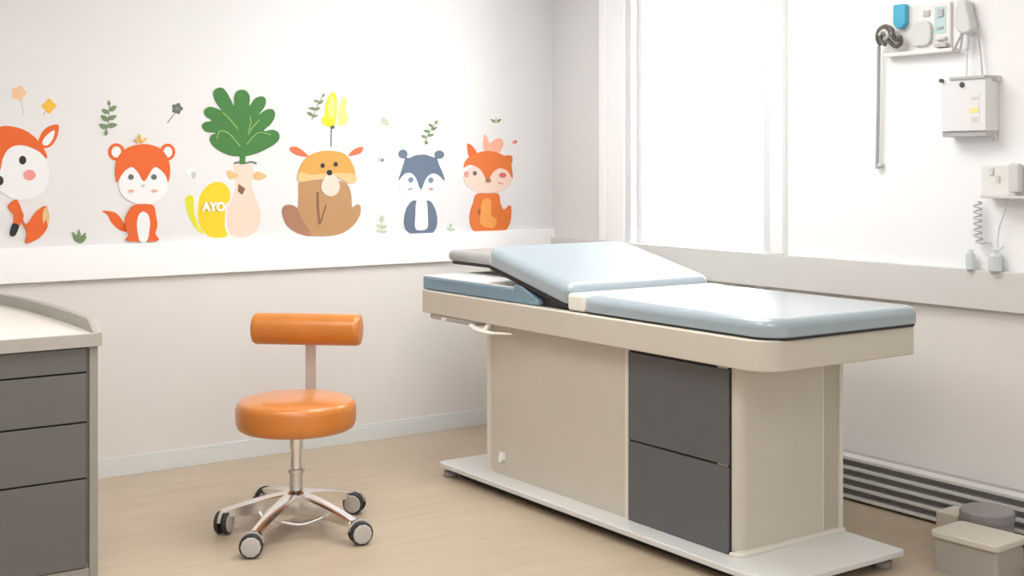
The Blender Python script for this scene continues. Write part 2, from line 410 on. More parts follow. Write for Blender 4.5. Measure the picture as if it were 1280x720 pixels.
# base star
offs = [(-.275, .095), (-.275, -.24), (.085, -.32), (.275, .07), (.02, .32)]
hub = cp('base_hub', lathe([(0, .075), (.03, .06), (.052, .075), (.055, .10), (.055, .135), (.035, .15), (0, .15)], 28), M_chrome)
for ox, oy in offs:
    L = math.hypot(ox, oy); d = Vector((ox/L, oy/L, 0)); s = Vector((-d.y, d.x, 0))
    bm = bmesh.new(); rings = []
    N = 9
    for i in range(N):
        u = i/(N-1); p = d*(.03 + (L-.035)*u)
        zt = .140 - .052*u**1.5 ; wd = .034 - .011*u; th = .058*(1-u)**1.0 + .024
        c = [(-wd, -th), (-wd, -.006), (-wd*.6, 0), (wd*.6, 0), (wd, -.006), (wd, -th), (wd*.5, -th), (wd*.3, -th+.008), (-wd*.3, -th+.008), (-wd*.5, -th)]
        rings.append([bm.verts.new(p + s*a + Vector((0, 0, zt+b))) for a, b in c])
    for a, b in zip(rings, rings[1:]):
        for k in range(10): bm.faces.new((a[k], a[(k+1) % 10], b[(k+1) % 10], b[k]))
    bm.faces.new(rings[0]); bm.faces.new(rings[-1])
    leg = cp('base_arm', bm, M_chrome, smooth=50)
    # castor: swivel stem, hood and twin wheels
    e = Vector((ox, oy, 0)); cdir = Vector((-s.x, -s.y, 0)) if ox > 0 else s
    trail = {0: Vector((.015, -.012, 0)), 1: Vector((-.02, -.01, 0)), 2: Vector((.015, -.015, 0)), 3: Vector((.005, -.02, 0)), 4: Vector((0, .02, 0))}[offs.index((ox, oy))]
    wc = e + trail + Vector((0, 0, .043))
    # axle roughly facing the stool side (wheel discs face the camera for the near ones)
    axn = {0: 1.35, 1: .15, 2: .45, 3: -.25, 4: .6}[offs.index((ox, oy))]
    ax = (-fw*cos(axn) + rt*sin(axn)).normalized()
    Z = Vector((0, 0, 1)); Xv = ax.cross(Z).normalized()
    Mw = Matrix(((Xv.x, Z.x, ax.x, wc.x), (Xv.y, Z.y, ax.y, wc.y), (Xv.z, Z.z, ax.z, wc.z), (0, 0, 0, 1)))
    cst = cp('castor', add_tube(tube([tuple(e+Vector((0, 0, .084))), tuple(e+Vector((0, 0, .065)))], .008, 12), [tuple(wc+ax*-.008), tuple(wc+ax*.008)], .012, 12), M_chrome)
    # hood
    hp = [(.048*cos(a), .048*sin(a)) for a in [R(10+16*k) for k in range(11)]] + [(.036*cos(a), .036*sin(a)) for a in [R(170-16*k) for k in range(11)]]
    cp('hood', prism(hp, -.007, .007, M=Mw), M_satin, cst)
    for sg in (-1, 1):
        pr = [(0, .009*sg), (.030, .009*sg), (.0425, .010*sg), (.0425, .020*sg), (.040, .0245*sg), (.037, .025*sg)]
        wheel = cp('wheel', lathe(pr + [(0, .024*sg)], 28, Mw), M_tyre, cst)
        cp('wheel_disc', lathe([(0, .022*sg), (.036, .0235*sg), (.0365, .0265*sg), (.031, .029*sg), (.012, .0305*sg), (0, .031*sg)], 10, Mw), M_hub, cst, smooth=20)
# lower tie ring between arms
pts = []
for k, (ox, oy) in enumerate(offs[1:4]): pts.append((ox*.55, oy*.55, .082))
mid = lambda a, b, q, z: ((a[0]+b[0])/2*q, (a[1]+b[1])/2*q, z)
path = [pts[0], mid(pts[0], pts[1], 1.02, .058), pts[1], mid(pts[1], pts[2], 1.05, .058), pts[2]]
path = [(offs[0][0]*.5, offs[0][1]*.5, .085), mid((offs[0][0]*.5, offs[0][1]*.5), pts[0], 1.02, .06)] + path
cp('tie_ring', tube(smooth_path(path, 6), .006, 8), M_chrome)
# back support: flat bar from under the seat up to the bolster
rot = R(7)
ax = (rt*cos(rot) - fw*sin(rot)).normalized(); bkd = (fw*cos(rot)+rt*sin(rot)).normalized()
bc = fw*.235 + rt*.004
def flatbar(bm, pts, wv, hw, th):
    rings = []
    P = [Vector(p) for p in pts]
    for i, p in enumerate(P):
        d = (P[min(i+1, len(P)-1)]-P[max(i-1, 0)]).normalized(); nrm = wv.cross(d).normalized()
        rings.append([bm.verts.new(p+wv*a*hw+nrm*b*th) for a, b in ((-1, -1), (1, -1), (1, 1), (-1, 1))])
    for a, b in zip(rings, rings[1:]):
        for k in range(4): bm.faces.new((a[k], a[(k+1) % 4], b[(k+1) % 4], b[k]))
    bm.faces.new(rings[0]); bm.faces.new(rings[-1]); return bm
bz = bc + bkd*.055
bar = [bkd*.04+Vector((0, 0, .378)), bkd*.20+Vector((0, 0, .376)), bz+Vector((0, 0, .376))-bkd*.02, bz+Vector((0, 0, .385)), bz+Vector((0, 0, .42)), bz+Vector((0, 0, .70)), bz+Vector((0, 0, .76))]
cp('back_bar', flatbar(bmesh.new(), bar, ax, .022, .003), M_bar, smooth=50)
Ma = Matrix(((bkd.x, 0, ax.x, bc.x), (bkd.y, 0, ax.y, bc.y), (0, 1, 0, .737), (0, 0, 0, 1)))
hl = .224
pr = [(0, -hl), (.048, -hl+.001), (.058, -hl+.005), (.063, -hl+.013), (.064, -hl+.024), (.064, hl-.024), (.063, hl-.013), (.058, hl-.005), (.048, hl-.001), (0, hl)]
bol = cp('backrest', lathe(pr, 40, Ma @ Matrix.Scale(.95, 4, (1, 0, 0))), M_orange, smooth=60)
cp('end_piping', tube([tuple((Ma @ Matrix.Scale(.95, 4, (1, 0, 0))) @ Vector((.058*cos(a), .058*sin(a), hl-.006))) for a in [2*pi*k/36 for k in range(36)]], .0022, 6, closed=True), M_orange, bol)
# lever and red knob
cp('height_lever', tube([tuple(rt*-.02+Vector((0, 0, .372))), tuple(rt*-.10-fw*.02+Vector((0, 0, .368))), tuple(rt*-.145-fw*.03+Vector((0, 0, .362)))], [.006, .006, .010], 10), M_hub)
cp('adjustment_knob', lathe([(0, -.012), (.009, -.012), (.011, -.008), (.011, .008), (.009, .012), (0, .012)], 16, Matrix.Translation(rt*.052-fw*.03+Vector((0, 0, .368))) @ Matrix.Rotation(pi/2, 4, 'X')), M_red, label='small red knob')

# ---------------------------------------------------------------- drawer cabinet at the left
K0 = Vector((.83, 4.33, 0))
cab = thing('drawer_cabinet', 'low grey four-drawer cabinet with taupe frame under an ivory worktop', 'cabinet', K0)
def kp(name, bm, m, **k): return part(name, bm, m, cab, K0, **k)
fy = 4.335
outl = [(.33, fy), (1.327, fy), (1.330, 4.7), (1.318, 5.1), (1.285, 5.40), (1.235, 5.67), (.33, 5.67)]
kp('carcass', prism([Vector(p) for p in outl], .0, .790), M_cabf)
kp('drawer_recess', bx(.352, 1.298, fy-.0005, fy+.003, .045+.012, .789), M_dark)
bm = bx(1.302, 1.331, fy-.014, fy+.01, .0, .790, bev=.002); add_box(bm, .33, 1.3015, fy-.0135, fy+.01, .0005, .043, bev=.002)
kp('front_frame', bm, M_cabf)
for z0, z1 in ((.046, .343), (.349, .532), (.538, .700), (.706, .786)):
    kp('drawer', bx(.352, 1.292, fy-.016, fy+.004, z0, z1, bev=.002), M_cab)
wt = [(.31, fy-.03), (1.325, fy-.03), (1.343, fy-.012), (1.346, 4.7), (1.332, 5.1), (1.298, 5.42), (1.25, 5.669), (.31, 5.669)]
W0 = Vector((.83, 4.33, .79))
wk = thing('worktop', 'ivory worktop with raised grey curved edging on the grey drawer cabinet', 'worktop', W0)
part('top_slab', prism([Vector(p) for p in inset([Vector(p) for p in wt], .01)], .792, .8335, bev=.003), M_counter, wk, W0)
bm = bx(.31, 1.325, fy-.034, fy-.018, .790, .8345, bev=.003)
part('front_edging', bm, M_lip, wk, W0)
# raised lip following the right side, dropping down at the front corner
pth = smooth_path([(1.338, fy-.03), (1.346, 4.45), (1.348, 4.7), (1.334, 5.1), (1.300, 5.42), (1.252, 5.668)], 8)
bm = bmesh.new(); rings = []
for i, p in enumerate(pth):
    dd = (pth[min(i+1, len(pth)-1)]-pth[max(i-1, 0)]).normalized(); nn = Vector((dd.y, -dd.x))
    up_ = min(1, i/7); top = .836 + .042*(up_*up_*(3-2*up_))
    c = [(-.026, .790), (.002, .790), (.002, top-.004), (-.003, top), (-.020, top), (-.026, top-.004)]
    rings.append([bm.verts.new((p.x+nn.x*a, p.y+nn.y*a, z)) for a, z in c])
for a, b in zip(rings, rings[1:]):
    for k in range(6): bm.faces.new((a[k], a[(k+1) % 6], b[(k+1) % 6], b[k]))
bm.faces.new(rings[0]); bm.faces.new(rings[-1])
part('raised_edging', bm, M_lip, wk, W0)

# ---------------------------------------------------------------- baseboard heater on the right wall
H0 = Vector((4.23, 3.5, 0))
ht = thing('baseboard_heater', 'long low slatted white baseboard heater along the right wall', 'heater', H0)
def hp_(name, bm, m, **k): return part(name, bm, m, ht, H0, **k)
hy0, hy1 = 1.9, 5.0
hp_('back_panel', bx(4.245, XR, hy0, hy1, .012, .184), M_heatd)
bm = bmesh.new()
for k in range(5):
    z = .012 + k*.040
    add_box(bm, 4.196, 4.208, hy0, hy1, z, z+.014, bev=.003)
    add_box(bm, 4.206, 4.246, hy0, hy1, z+.006, z+.010)
add_box(bm, 4.204, 4.250, hy0, hy1, .180, .187, bev=.002)
hp_('louvre', bm, M_heat)
for y in (hy0, hy1): hp_('end_cap', bx(4.193, XR, y-.012, y+.012, .008, .192, bev=.004), M_heat)
for y in (2.4, 4.6): hp_('support_foot', bx(4.22, 4.29, y-.02, y+.02, 0, .014), M_heat)

# ---------------------------------------------------------------- things on the floor at the right
B0 = Vector((3.815, 2.635, 0)); rb = Matrix.Rotation(R(3), 3, 'Z')
sb = thing('storage_box', 'small taupe plastic box with cream lid on the floor by the heater', 'box', B0)
lb = lambda name, bm, m, parent=None: (obj(name, bm, m, parent or sb))
def rz(bm):
    for v in bm.verts: v.co = rb @ v.co
    return bm
bm = bmesh.new()
body_ = rounded([(-.085, -.122), (.085, -.122), (.085, .122), (-.085, .122)], .015, 4)
lb('box_body', rz(prism(body_, 0, .118)), M_boxb)
lid_ = rounded([(-.098, -.132), (.098, -.132), (.098, .128), (-.098, .128)], .025, 5)
lb('lid', rz(prism(lid_, .116, .140, bev=.006)), M_boxl)
D0 = Vector((4.03, 2.745, 0))
dr = thing('round_canister', 'grey round canister behind the cream-lidded box', 'canister', D0)
obj('canister_body', lathe([(0, 0), (.086, 0), (.090, .006), (.091, .125), (0, .125)], 14), M_drum, dr, smooth=20)
obj('canister_lid', lathe([(0, .124), (.094, .124), (.096, .130), (.095, .158), (.088, .165), (.04, .169), (0, .169)], 14), M_drum, dr, smooth=25)
tag(obj('flat_case', prism(rounded([(4.005, 2.85), (4.14, 2.85), (4.14, 2.95), (4.005, 2.95)], .015, 4), 0, .118, bev=.006), M_boxl), 'pale flat case between the grey canister and the heater', 'case')
cb = thing('coiled_tubing', 'loose pink and pale green tubing beside the cream-lidded box', 'tubing', (3.95, 2.46, 0))
pk = []
for k in range(40):
    a = k*.5; pk.append((.02+.028*cos(a), .04*sin(a)+.0*k, .02+.0022*k))
obj('pink_tube', tube(smooth_path([(p[0], p[1], p[2]+.006) for p in pk], 3), .006, 8), M_pink, cb)
obj('green_tube', tube(smooth_path([(-.03+.03*cos(k*.7), -.01+.035*sin(k*.7), .008+.003*k) for k in range(22)], 4), .007, 8), M_teal, cb)

# ---------------------------------------------------------------- equipment on the right wall
def pyz(px, py, X=XR):
    """point of the right wall (plane x = X) seen at px,py of the photograph"""
    d = fw + rt*((px-640)/FPX); z = -(py-HOR)/FPX; t_ = X/d.x
    return d.y*t_, EYE+z*t_
def wbox(bm, px0, px1, py0, py1, d0, d1, bev=.002, mi=0):
    """box on the right wall; rows measured at its middle column"""
    pm = (px0+px1)/2
    ya, yb = pyz(px1, py0, XR-d1)[0], pyz(px0, py0, XR-d1)[0]; z1, z0 = pyz(pm, py0, XR-d1)[1], pyz(pm, py1, XR-d1)[1]
    return add_box(bm, XR-d1, XR-d0, ya, yb, z0, z1, bev=bev, mi=mi)
def wb(*a, **k): return wbox(bmesh.new(), *a, **k)
def wthing(name, label, cat, px, py):
    y, z = pyz(px, py); return thing(name, label, cat, (XR, y, z))
def wp(root, name, bm, m, **k): return part(name, bm, m, root, tuple(root.location), **k)
def wtube(pts, r, d=.02, seg=8, k=5):
    P = [(XR-(p[2] if len(p) > 2 else d),) + pyz(p[0], p[1], XR-(p[2] if len(p) > 2 else d)) for p in pts]
    return tube(smooth_path(P, k), r, seg)

# diagnostic board
q = wthing('diagnostic_board', 'cream wall board with blue holder and grey gauges, highest on right wall', 'medical board', 1150, 66)
wp(q, 'backboard', wb(1111, 1188, 6, 65, .0, .014, bev=.004), M_eqc)
wp(q, 'shelf', wb(1104, 1190, 63, 68, .0, .045, bev=.004), M_eqc)
y0_, z0_ = pyz(1123.5, 20, XR-.04)
hold = rounded([(-.030, .048), (.030, .048), (.030, -.030), (.012, -.050), (-.012, -.050), (-.030, -.030)], .008, 4)
Mh = Matrix(((0, 0, -1, XR-.012), (-1, 0, 0, y0_), (0, 1, 0, z0_), (0, 0, 0, 1)))
wp(q, 'probe_cover_holder', prism(hold, 0, .028, bev=.004, M=Mh), M_blue, label='bright blue holder')
wp(q, 'gauge_window', wb(1153.5, 1161.5, 13, 20.5, .012, .020), M_eqg)
y0_, z0_ = pyz(1150, 42, XR-.03)
gf = rounded([(-.048, .050), (.048, .050), (.048, -.050), (-.048, -.050)], .03, 6)
wp(q, 'dispenser', prism(gf, 0, .018, bev=.006, M=Matrix(((0, 0, -1, XR-.012), (-1, 0, 0, y0_), (0, 1, 0, z0_), (0, 0, 0, 1)))), M_eql)
wp(q, 'label_strip', wb(1168, 1182, 8, 42, .013, .0155, bev=0), M_pblue)
wp(q, 'dial', wb(1171, 1178, 11, 21, .015, .022), M_eqg)
wp(q, 'button', wb(1170, 1178, 33, 36, .015, .022), M_eqg)
wp(q, 'specula_tray', wb(1168, 1181, 46, 50, .012, .03), M_eql)
wp(q, 'specula_tray', wb(1167, 1182, 54, 59, .012, .04), M_eqg)
# instrument head coil and its rod
q = wthing('instrument_cradle', 'dark coiled instrument with long grey rod left of the wall board', 'medical instrument', 1099, 60)
bm = wtube([(1101, 57, .04), (1097, 48, .05), (1099, 38, .05), (1106, 33, .05), (1114, 36, .06), (1116, 44, .07), (1121, 50, .06), (1125, 46, .06), (1126, 53, .05), (1120, 58, .05), (1114, 54, .06), (1108, 47, .07), (1112, 38, .06), (1106, 34, .06), (1101, 40, .06), (1102, 50, .06), (1107, 56, .06)], .0095)
wp(q, 'coil', bm, M_eqd)
bm = wtube([(1099, 44, .07), (1105, 38, .075), (1110, 44, .075), (1106, 50, .07)], .0075, k=6)
wp(q, 'clamp', bm, M_eqg)
wp(q, 'cradle_plate', wb(1104, 1112, 36, 46, .030, .036, bev=.002), M_eql)
wp(q, 'rod', wtube([(1098.5, 58, .03), (1098, 120, .025), (1096.5, 210, .02)], .0075, k=4), M_rod)
wp(q, 'rod_tip', wtube([(1096.6, 205, .02), (1096.4, 211, .02)], .0085), M_eqg)
wp(q, 'rod_clip', wb(1094, 1101, 204, 208, 0, .025), M_eql)
# hanging cuff
q = wthing('pressure_cuff', 'pale grey cuff hanging by its cords above the white wall box', 'pressure cuff', 1213, 20)
P = [(1206, 2), (1217, 2), (1219, 12), (1222, 22), (1224, 38), (1217, 43), (1209, 42), (1203, 34), (1203, 18)]
o2 = [pyz(a, b) for a, b in P]; o2 = [Vector((-(a), b)) for a, b in o2]
sm = [Vector(v) for v in smooth_path([(p.x, p.y, 0) for p in o2], 4, closed=True)]
wp(q, 'cuff', prism([(p.x, p.y) for p in sm], 0, .05, bev=.012, M=Matrix(((0, 0, -1, XR-.004), (-1, 0, 0, 0), (0, 1, 0, 0), (0, 0, 0, 1)))), M_eql)
wp(q, 'cord', wtube([(1222, 38, .03), (1225, 62, .02), (1228, 95, .03)], .0035), M_eqg)
wp(q, 'cord', wtube([(1209, 40, .03), (1209, 62, .02), (1208, 97, .04)], .003), M_eql)
wp(q, 'hose_loop', wtube([(1203, 32, .035), (1202, 42, .035), (1194, 60, .03), (1199, 64, .03), (1202, 50, .03), (1203, 40, .035)], .0045), M_eqg)
wp(q, 'bulb', lathe([(0, -.035), (.008, -.03), (.010, 0), (.006, .03), (0, .035)], 12, Matrix.Translation((XR-.035,)+pyz(1209, 52, XR-.035))), M_eql)
# white wall box
q = wthing('wall_box', 'white wall-mounted box with grey lid edge and small lock', 'wall box', 1205, 172)
wp(q, 'box_body', wb(1176, 1232, 98, 164, 0, .085, bev=.005), M_eqw)
wp(q, 'base_lip', wb(1177, 1233, 163.5, 171, 0, .075, bev=.006), M_eqg)
wp(q, 'lid_edge', wb(1186, 1231, 95, 99, .0, .092, bev=.003), M_eqg)
wp(q, 'lock', lathe([(0, 0), (.010, 0), (.011, .004), (.008, .009), (0, .009)], 16, Matrix.Translation((XR-.084,)+pyz(1203, 106, XR-.084)) @ Matrix.Rotation(-pi/2, 4, 'Y')), M_eqd)
wp(q, 'hinge_pin', lathe([(0, 0), (.008, 0), (.008, .012), (0, .014)], 12, Matrix.Translation((XR-.084,)+pyz(1178, 101, XR-.084)) @ Matrix.Rotation(-pi/2, 4, 'Y')), M_eqd)
lb_ = wp(q, 'label_plate', wb(1211, 1224, 117, 155, .085, .0865, bev=0), M_eqc)
wp(q, 'yellow_mark', wb(1212, 1223, 135, 141, .0865, .0875, bev=0), M_yel)
wp(q, 'grey_mark', wb(1214, 1222, 121, 125, .0865, .0875, bev=0), M_eql)
wp(q, 'grey_mark', wb(1214, 1222, 146, 152, .0865, .0875, bev=0), M_eql)
# bracket right of the box
q = wthing('hanging_hook_bar', 'slim grey bar with dark knob right of the white wall box', 'wall hook', 1242, 98)
wp(q, 'bar', wtube([(1241, 97, .03), (1242, 130, .02), (1244, 176, .015)], .0055), M_eql)
wp(q, 'knob', lathe([(0, -.012), (.009, -.010), (.012, 0), (.009, .010), (0, .012)], 14, Matrix.Translation((XR-.035,)+pyz(1241, 98, XR-.035))), M_eqg)
wp(q, 'mount', wb(1239, 1246, 94, 102, 0, .028, bev=.003), M_eql)
# lower unit with handset
q = wthing('wall_transformer', 'cream wall unit with grey handset at the right edge above rail', 'handset unit', 1253, 246)
wp(q, 'housing', wb(1226, 1290, 206, 245, 0, .06, bev=.006), M_eqc)
wp(q, 'shelf', wb(1225, 1292, 244.5, 248.5, 0, .085, bev=.003), M_eql)
wp(q, 'handset', wb(1259, 1273, 204, 241, .06, .095, bev=.010), M_eql)
wp(q, 'switch', wb(1236, 1241, 209, 219, .059, .066), M_eql)
wp(q, 'switch', wb(1244, 1249, 220, 228, .059, .066), M_eql)
zz = []
for k in range(60):
    t_ = k/59; zz.append((1222+5*sin(k*.75)+4*max(0, t_-.85)*20/3, 252+52*t_, .03+.012*cos(k*.75)))
wp(q, 'coiled_cord', wtube(zz+[(1234, 303, .03), (1240, 305, .03)], .0033, k=3), M_eqg)
wp(q, 'hanging_cord', wtube([(1262, 242, .07), (1257, 262, .04), (1249, 285, .03), (1247, 305, .03), (1250, 311, .03), (1254, 308, .03)], .003), M_eql)
# pale clear cups on the rail
M_cup = mat('clear_cup', (.80, .86, .87, 1), .2, trans=.35)
for (a, b, c, lab) in ((1219, .018, .075, 'small pale translucent bottle on the right wall rail'), (1250, .026, .080, 'wider pale translucent bottle on the rail under the handset')):
    y, z = pyz(a, 335, XR-.0)
    tag(obj('bottle', lathe([(0, 1.0005), (b, 1.0005), (b, 1.0+c*.7), (b*.45, 1.0+c*.9), (b*.45, 1.0+c), (0, 1.0+c)], 20, Matrix.Translation((0, 0, 0))), M_cup), lab, 'bottle', 'bottles on the right wall rail').location = (XR-.03+.0, y, 0)

# ---------------------------------------------------------------- vinyl stickers on the back wall
def flat(name, col, rough=.6): return mat('sticker_'+name, tuple(c*.84 for c in col[:3])+(1,), rough)
K = {
 'orange': flat('orange', srgb(238, 104, 32)), 'cream': flat('white', (.93, .93, .93, 1)), 'black': flat('black', srgb(35, 38, 42)),
 'pink': flat('pink', srgb(245, 160, 155)), 'peach': flat('peach', srgb(250, 205, 160)), 'yellow': flat('yellow', srgb(252, 214, 30)),
 'lemon': flat('lemon', srgb(232, 228, 30)), 'green': flat('leaf_green', srgb(62, 125, 52)), 'vein': flat('vein_green', srgb(150, 190, 105)),
 'sage': flat('sage', srgb(120, 145, 100)), 'grey': flat('grey', srgb(105, 112, 105)), 'lgrey': flat('pale_grey', srgb(205, 205, 205)),
 'skin': flat('pale_peach', srgb(248, 218, 200)), 'brown': flat('brown', srgb(190, 145, 98)), 'dbrown': flat('dark_brown', srgb(172, 122, 92)),
 'slit': flat('slit_brown', srgb(140, 100, 70)), 'gold': flat('gold', srgb(225, 165, 75)), 'tan': flat('tan', srgb(235, 195, 135)),
 'coral': flat('coral', srgb(242, 115, 70)), 'slate': flat('slate', srgb(100, 116, 138)), 'palelem': flat('pale_lemon', srgb(240, 236, 130)),
 'lsage': flat('pale_sage', srgb(190, 205, 175)), 'rose': flat('rose', srgb(225, 110, 110)), 'rust': flat('rust', srgb(232, 120, 45)), 'blush': flat('blush', srgb(250, 180, 150)),
 'amber': flat('amber', srgb(245, 165, 80)), 'eyeblue': flat('eye_blue', srgb(110, 135, 165)), 'mustard': flat('mustard', srgb(250, 195, 60)),
}
VIEW = {1: (0, 90, 3.13), 2: (210, 90, 3.13), 3: (440, 130, 3.788)}
def wxz(u, v, r):
    """drawing coordinates of one sticker sheet -> metres on the back wall"""
    ox, oy, s = VIEW[r]; px = ox+u/s; py = oy+v/s
    d = fw + rt*((px-640)/FPX); z = -(py-HOR)/FPX; t_ = YB/d.y
    return d.x*t_, EYE+z*t_
TH = .0006
class Sticker:
    def __init__(s, name, label, r, cat='wall sticker', group=None):
        s.r = r; s.n = 0; s.name = name; s.label = label; s.cat = cat; s.group = group; s.root = None
    def _root(s, x, z):
        if s.root is None: s.root = thing(s.name, s.label, s.cat, (x, YB, z), s.group)
    def poly(s, part_, pts, col, sm=True, layer=None):
        if sm: P = [(p.x, p.y) for p in smooth_path([(a, b, 0) for a, b in pts], 5, closed=True)]
        else: P = pts
        W = [wxz(a, b, s.r) for a, b in P]
        cx_ = sum(a for a, b in W)/len(W); cz_ = sum(b for a, b in W)/len(W); s._root(cx_, cz_)
        L = layer if layer is not None else s.n; s.n += 1
        y1 = YB - .0003 - L*TH; y0 = y1 - TH*.9 if L == 0 else y1 - TH
        bm = bmesh.new(); rx, _, rzz = s.root.location
        A = [bm.verts.new((a-rx, y0-YB, b-rzz)) for a, b in W]; B = [bm.verts.new((a-rx, 0, b-rzz)) for a, b in W]
        n = len(W)
        for i in range(n): bm.faces.new((A[i], B[i], B[(i+1) % n], A[(i+1) % n]))
        for tri in tessellate_polygon([[Vector((a, b, 0)) for a, b in W]]):
            for Vs in (A, B):
                try: bm.faces.new([Vs[q_] for q_ in tri])
                except ValueError: pass
        return obj(part_, bm, K[col], s.root, smooth=0)
    def ell(s, part_, cx_, cy_, rx, ry, col, rot=0, n=24):
        c_, s_ = cos(R(rot)), sin(R(rot))
        return s.poly(part_, [(cx_+rx*cos(a)*c_-ry*sin(a)*s_, cy_+rx*cos(a)*s_+ry*sin(a)*c_) for a in [2*pi*k/n for k in range(n)]], col, sm=False)
    def line(s, part_, pts, wd, col):
        P = [Vector((p.x, p.y)) for p in smooth_path([(a, b, 0) for a, b in pts], 5)]; l = []; r_ = []
        for i, p in enumerate(P):
            d = (P[min(i+1, len(P)-1)]-P[max(i-1, 0)]).normalized(); nn = Vector((-d.y, d.x))*wd/2
            l.append(p+nn); r_.append(p-nn)
        return s.poly(part_, [(p.x, p.y) for p in l+r_[::-1]], col, sm=False)
    def leaf(s, part_, x, y, ln, wd, ang, col):
        a = R(ang); d = Vector((cos(a), sin(a))); nn = Vector((-d.y, d.x)); p = Vector((x, y))
        pts = [p, p+d*ln*.3+nn*wd/2, p+d*ln*.65+nn*wd*.42, p+d*ln, p+d*ln*.65-nn*wd*.42, p+d*ln*.3-nn*wd/2]
        return s.poly(part_, [(q.x, q.y) for q in pts], col)

AN = 'animal stickers in a row above the white rail'; PL = 'small plant stickers around the animals'
# large fox head cut by the left edge
k = Sticker('fox_sticker', 'large orange fox sticker with white face at the far left edge', 1, group=AN)
k.poly('ear', [(150, 272), (165, 235), (190, 213), (228, 207), (225, 250), (205, 285), (180, 298), (160, 292)], 'orange')
k.poly('inner_ear', [(165, 280), (178, 252), (212, 228), (206, 262), (185, 287)], 'cream')
k.poly('face', [(60, 286), (100, 288), (150, 308), (180, 345), (192, 400), (180, 450), (150, 485), (110, 500), (60, 498), (20, 480), (-12, 450), (-30, 410), (-20, 360), (10, 325), (30, 300)], 'cream')
k.poly('head', [(-120, 300), (-60, 235), (0, 214), (40, 212), (90, 225), (130, 250), (160, 283), (180, 318), (181, 338), (150, 310), (100, 289), (60, 288), (30, 305), (10, 340), (0, 385), (-30, 430), (-90, 400)], 'orange')
k.ell('eye', 88, 345, 14, 17, 'black'); k.ell('cheek', 115, 403, 24, 21, 'pink'); k.ell('nose', 0, 425, 13, 18, 'black')
k.poly('foreleg', [(30, 525), (64, 499), (84, 540), (92, 566), (76, 602), (60, 637), (44, 642), (38, 628), (50, 592), (52, 560)], 'orange')
k.poly('paw', [(50, 593), (73, 602), (60, 637), (44, 642), (38, 628)], 'black')
k.poly('body', [(78, 535), (100, 596), (140, 547), (180, 524), (188, 570), (182, 612), (150, 650), (100, 669), (103, 625), (85, 585)], 'orange')
k.poly('tail_tip', [(166, 550), (180, 528), (192, 562), (186, 600), (178, 578), (168, 592)], 'tan')
# orange cub
k = Sticker('tiger_cub_sticker', 'orange striped-free cub sticker with round ears, raised tail and small crown'.replace('striped-free ', ''), 1, group=AN)
k.poly('tail', [(400, 543), (450, 550), (480, 583), (497, 622), (465, 617), (435, 588), (420, 560)], 'orange')
k.ell('ear', 455, 313, 33, 34, 'orange'); k.ell('inner_ear', 455, 313, 19, 22, 'cream')
k.ell('ear', 655, 313, 30, 33, 'orange'); k.ell('inner_ear', 656, 313, 17, 21, 'cream')
k.ell('face', 560, 440, 97, 79, 'cream')
k.poly('head', [(456, 432), (450, 380), (463, 330), (500, 296), (560, 282), (620, 296), (655, 335), (665, 385), (657, 432), (650, 412), (635, 388), (610, 372), (592, 384), (563, 427), (538, 392), (515, 372), (490, 384), (470, 410)], 'orange')
k.ell('eye', 511, 411, 11, 11, 'grey'); k.ell('eye', 601, 411, 11, 11, 'grey'); k.ell('nose', 558, 445, 8, 5, 'lgrey')
k.ell('cheek', 513, 465, 10, 6, 'blush'); k.ell('cheek', 604, 465, 10, 6, 'blush')
k.line('crown', [(528, 262), (540, 275), (545, 246), (553, 275), (572, 258)], 5, 'mustard')
k.poly('body', [(527, 520), (594, 520), (608, 560), (613, 600), (606, 632), (614, 660), (495, 660), (506, 636), (491, 618), (488, 580), (502, 545)], 'orange')
k.poly('belly', [(558, 546), (578, 560), (584, 600), (572, 660), (544, 660), (533, 600), (540, 560)], 'cream')
# vase-necked llama with green leaf head
k = Sticker('leafy_llama_sticker', 'pale peach llama sticker with a big green leaf crown', 2, group=AN)
k.poly('body', [(258, 366), (300, 360), (327, 364), (334, 400), (328, 445), (343, 490), (362, 545), (358, 595), (338, 630), (295, 648), (252, 640), (234, 602), (236, 540), (252, 492), (264, 445), (264, 400)], 'skin')
k.poly('ear', [(228, 395), (240, 384), (255, 392), (275, 402), (262, 416), (242, 418)], 'tan'); k.poly('ear', [(333, 402), (345, 390), (362, 392), (385, 408), (362, 422), (340, 420)], 'tan')
k.poly('nose', [(276, 438), (302, 456), (290, 480), (273, 466)], 'slit', sm=False)
k.line('collar', [(258, 357), (280, 352), (300, 356), (325, 352), (346, 358)], 7, 'grey')
k.poly('leaf_crown', [(290, 330), (240, 325), (190, 300), (165, 272), (168, 248), (188, 238), (150, 234), (133, 212), (145, 196), (172, 190), (147, 172), (142, 150), (162, 136), (196, 145), (212, 152), (186, 115), (177, 82), (192, 63), (218, 66), (242, 102), (257, 132), (260, 92), (275, 72), (302, 72), (319, 96), (318, 132), (340, 104), (366, 95), (382, 108), (376, 138), (354, 166), (385, 147), (410, 147), (418, 170), (403, 202), (374, 230), (410, 226), (433, 240), (432, 266), (405, 290), (358, 314), (310, 328)], 'green')
k.poly('stem', [(281, 318), (303, 318), (300, 360), (281, 360)], 'green', sm=False)
k.line('vein', [(213, 158), (240, 185), (271, 222)], 4, 'vein'); k.line('vein', [(190, 262), (200, 232), (235, 240), (281, 291)], 4, 'vein')
k.line('vein', [(319, 175), (322, 200), (312, 232)], 4, 'vein'); k.line('vein', [(356, 188), (330, 215), (311, 245)], 4, 'vein'); k.line('vein', [(400, 246), (350, 238), (305, 284)], 4, 'vein')
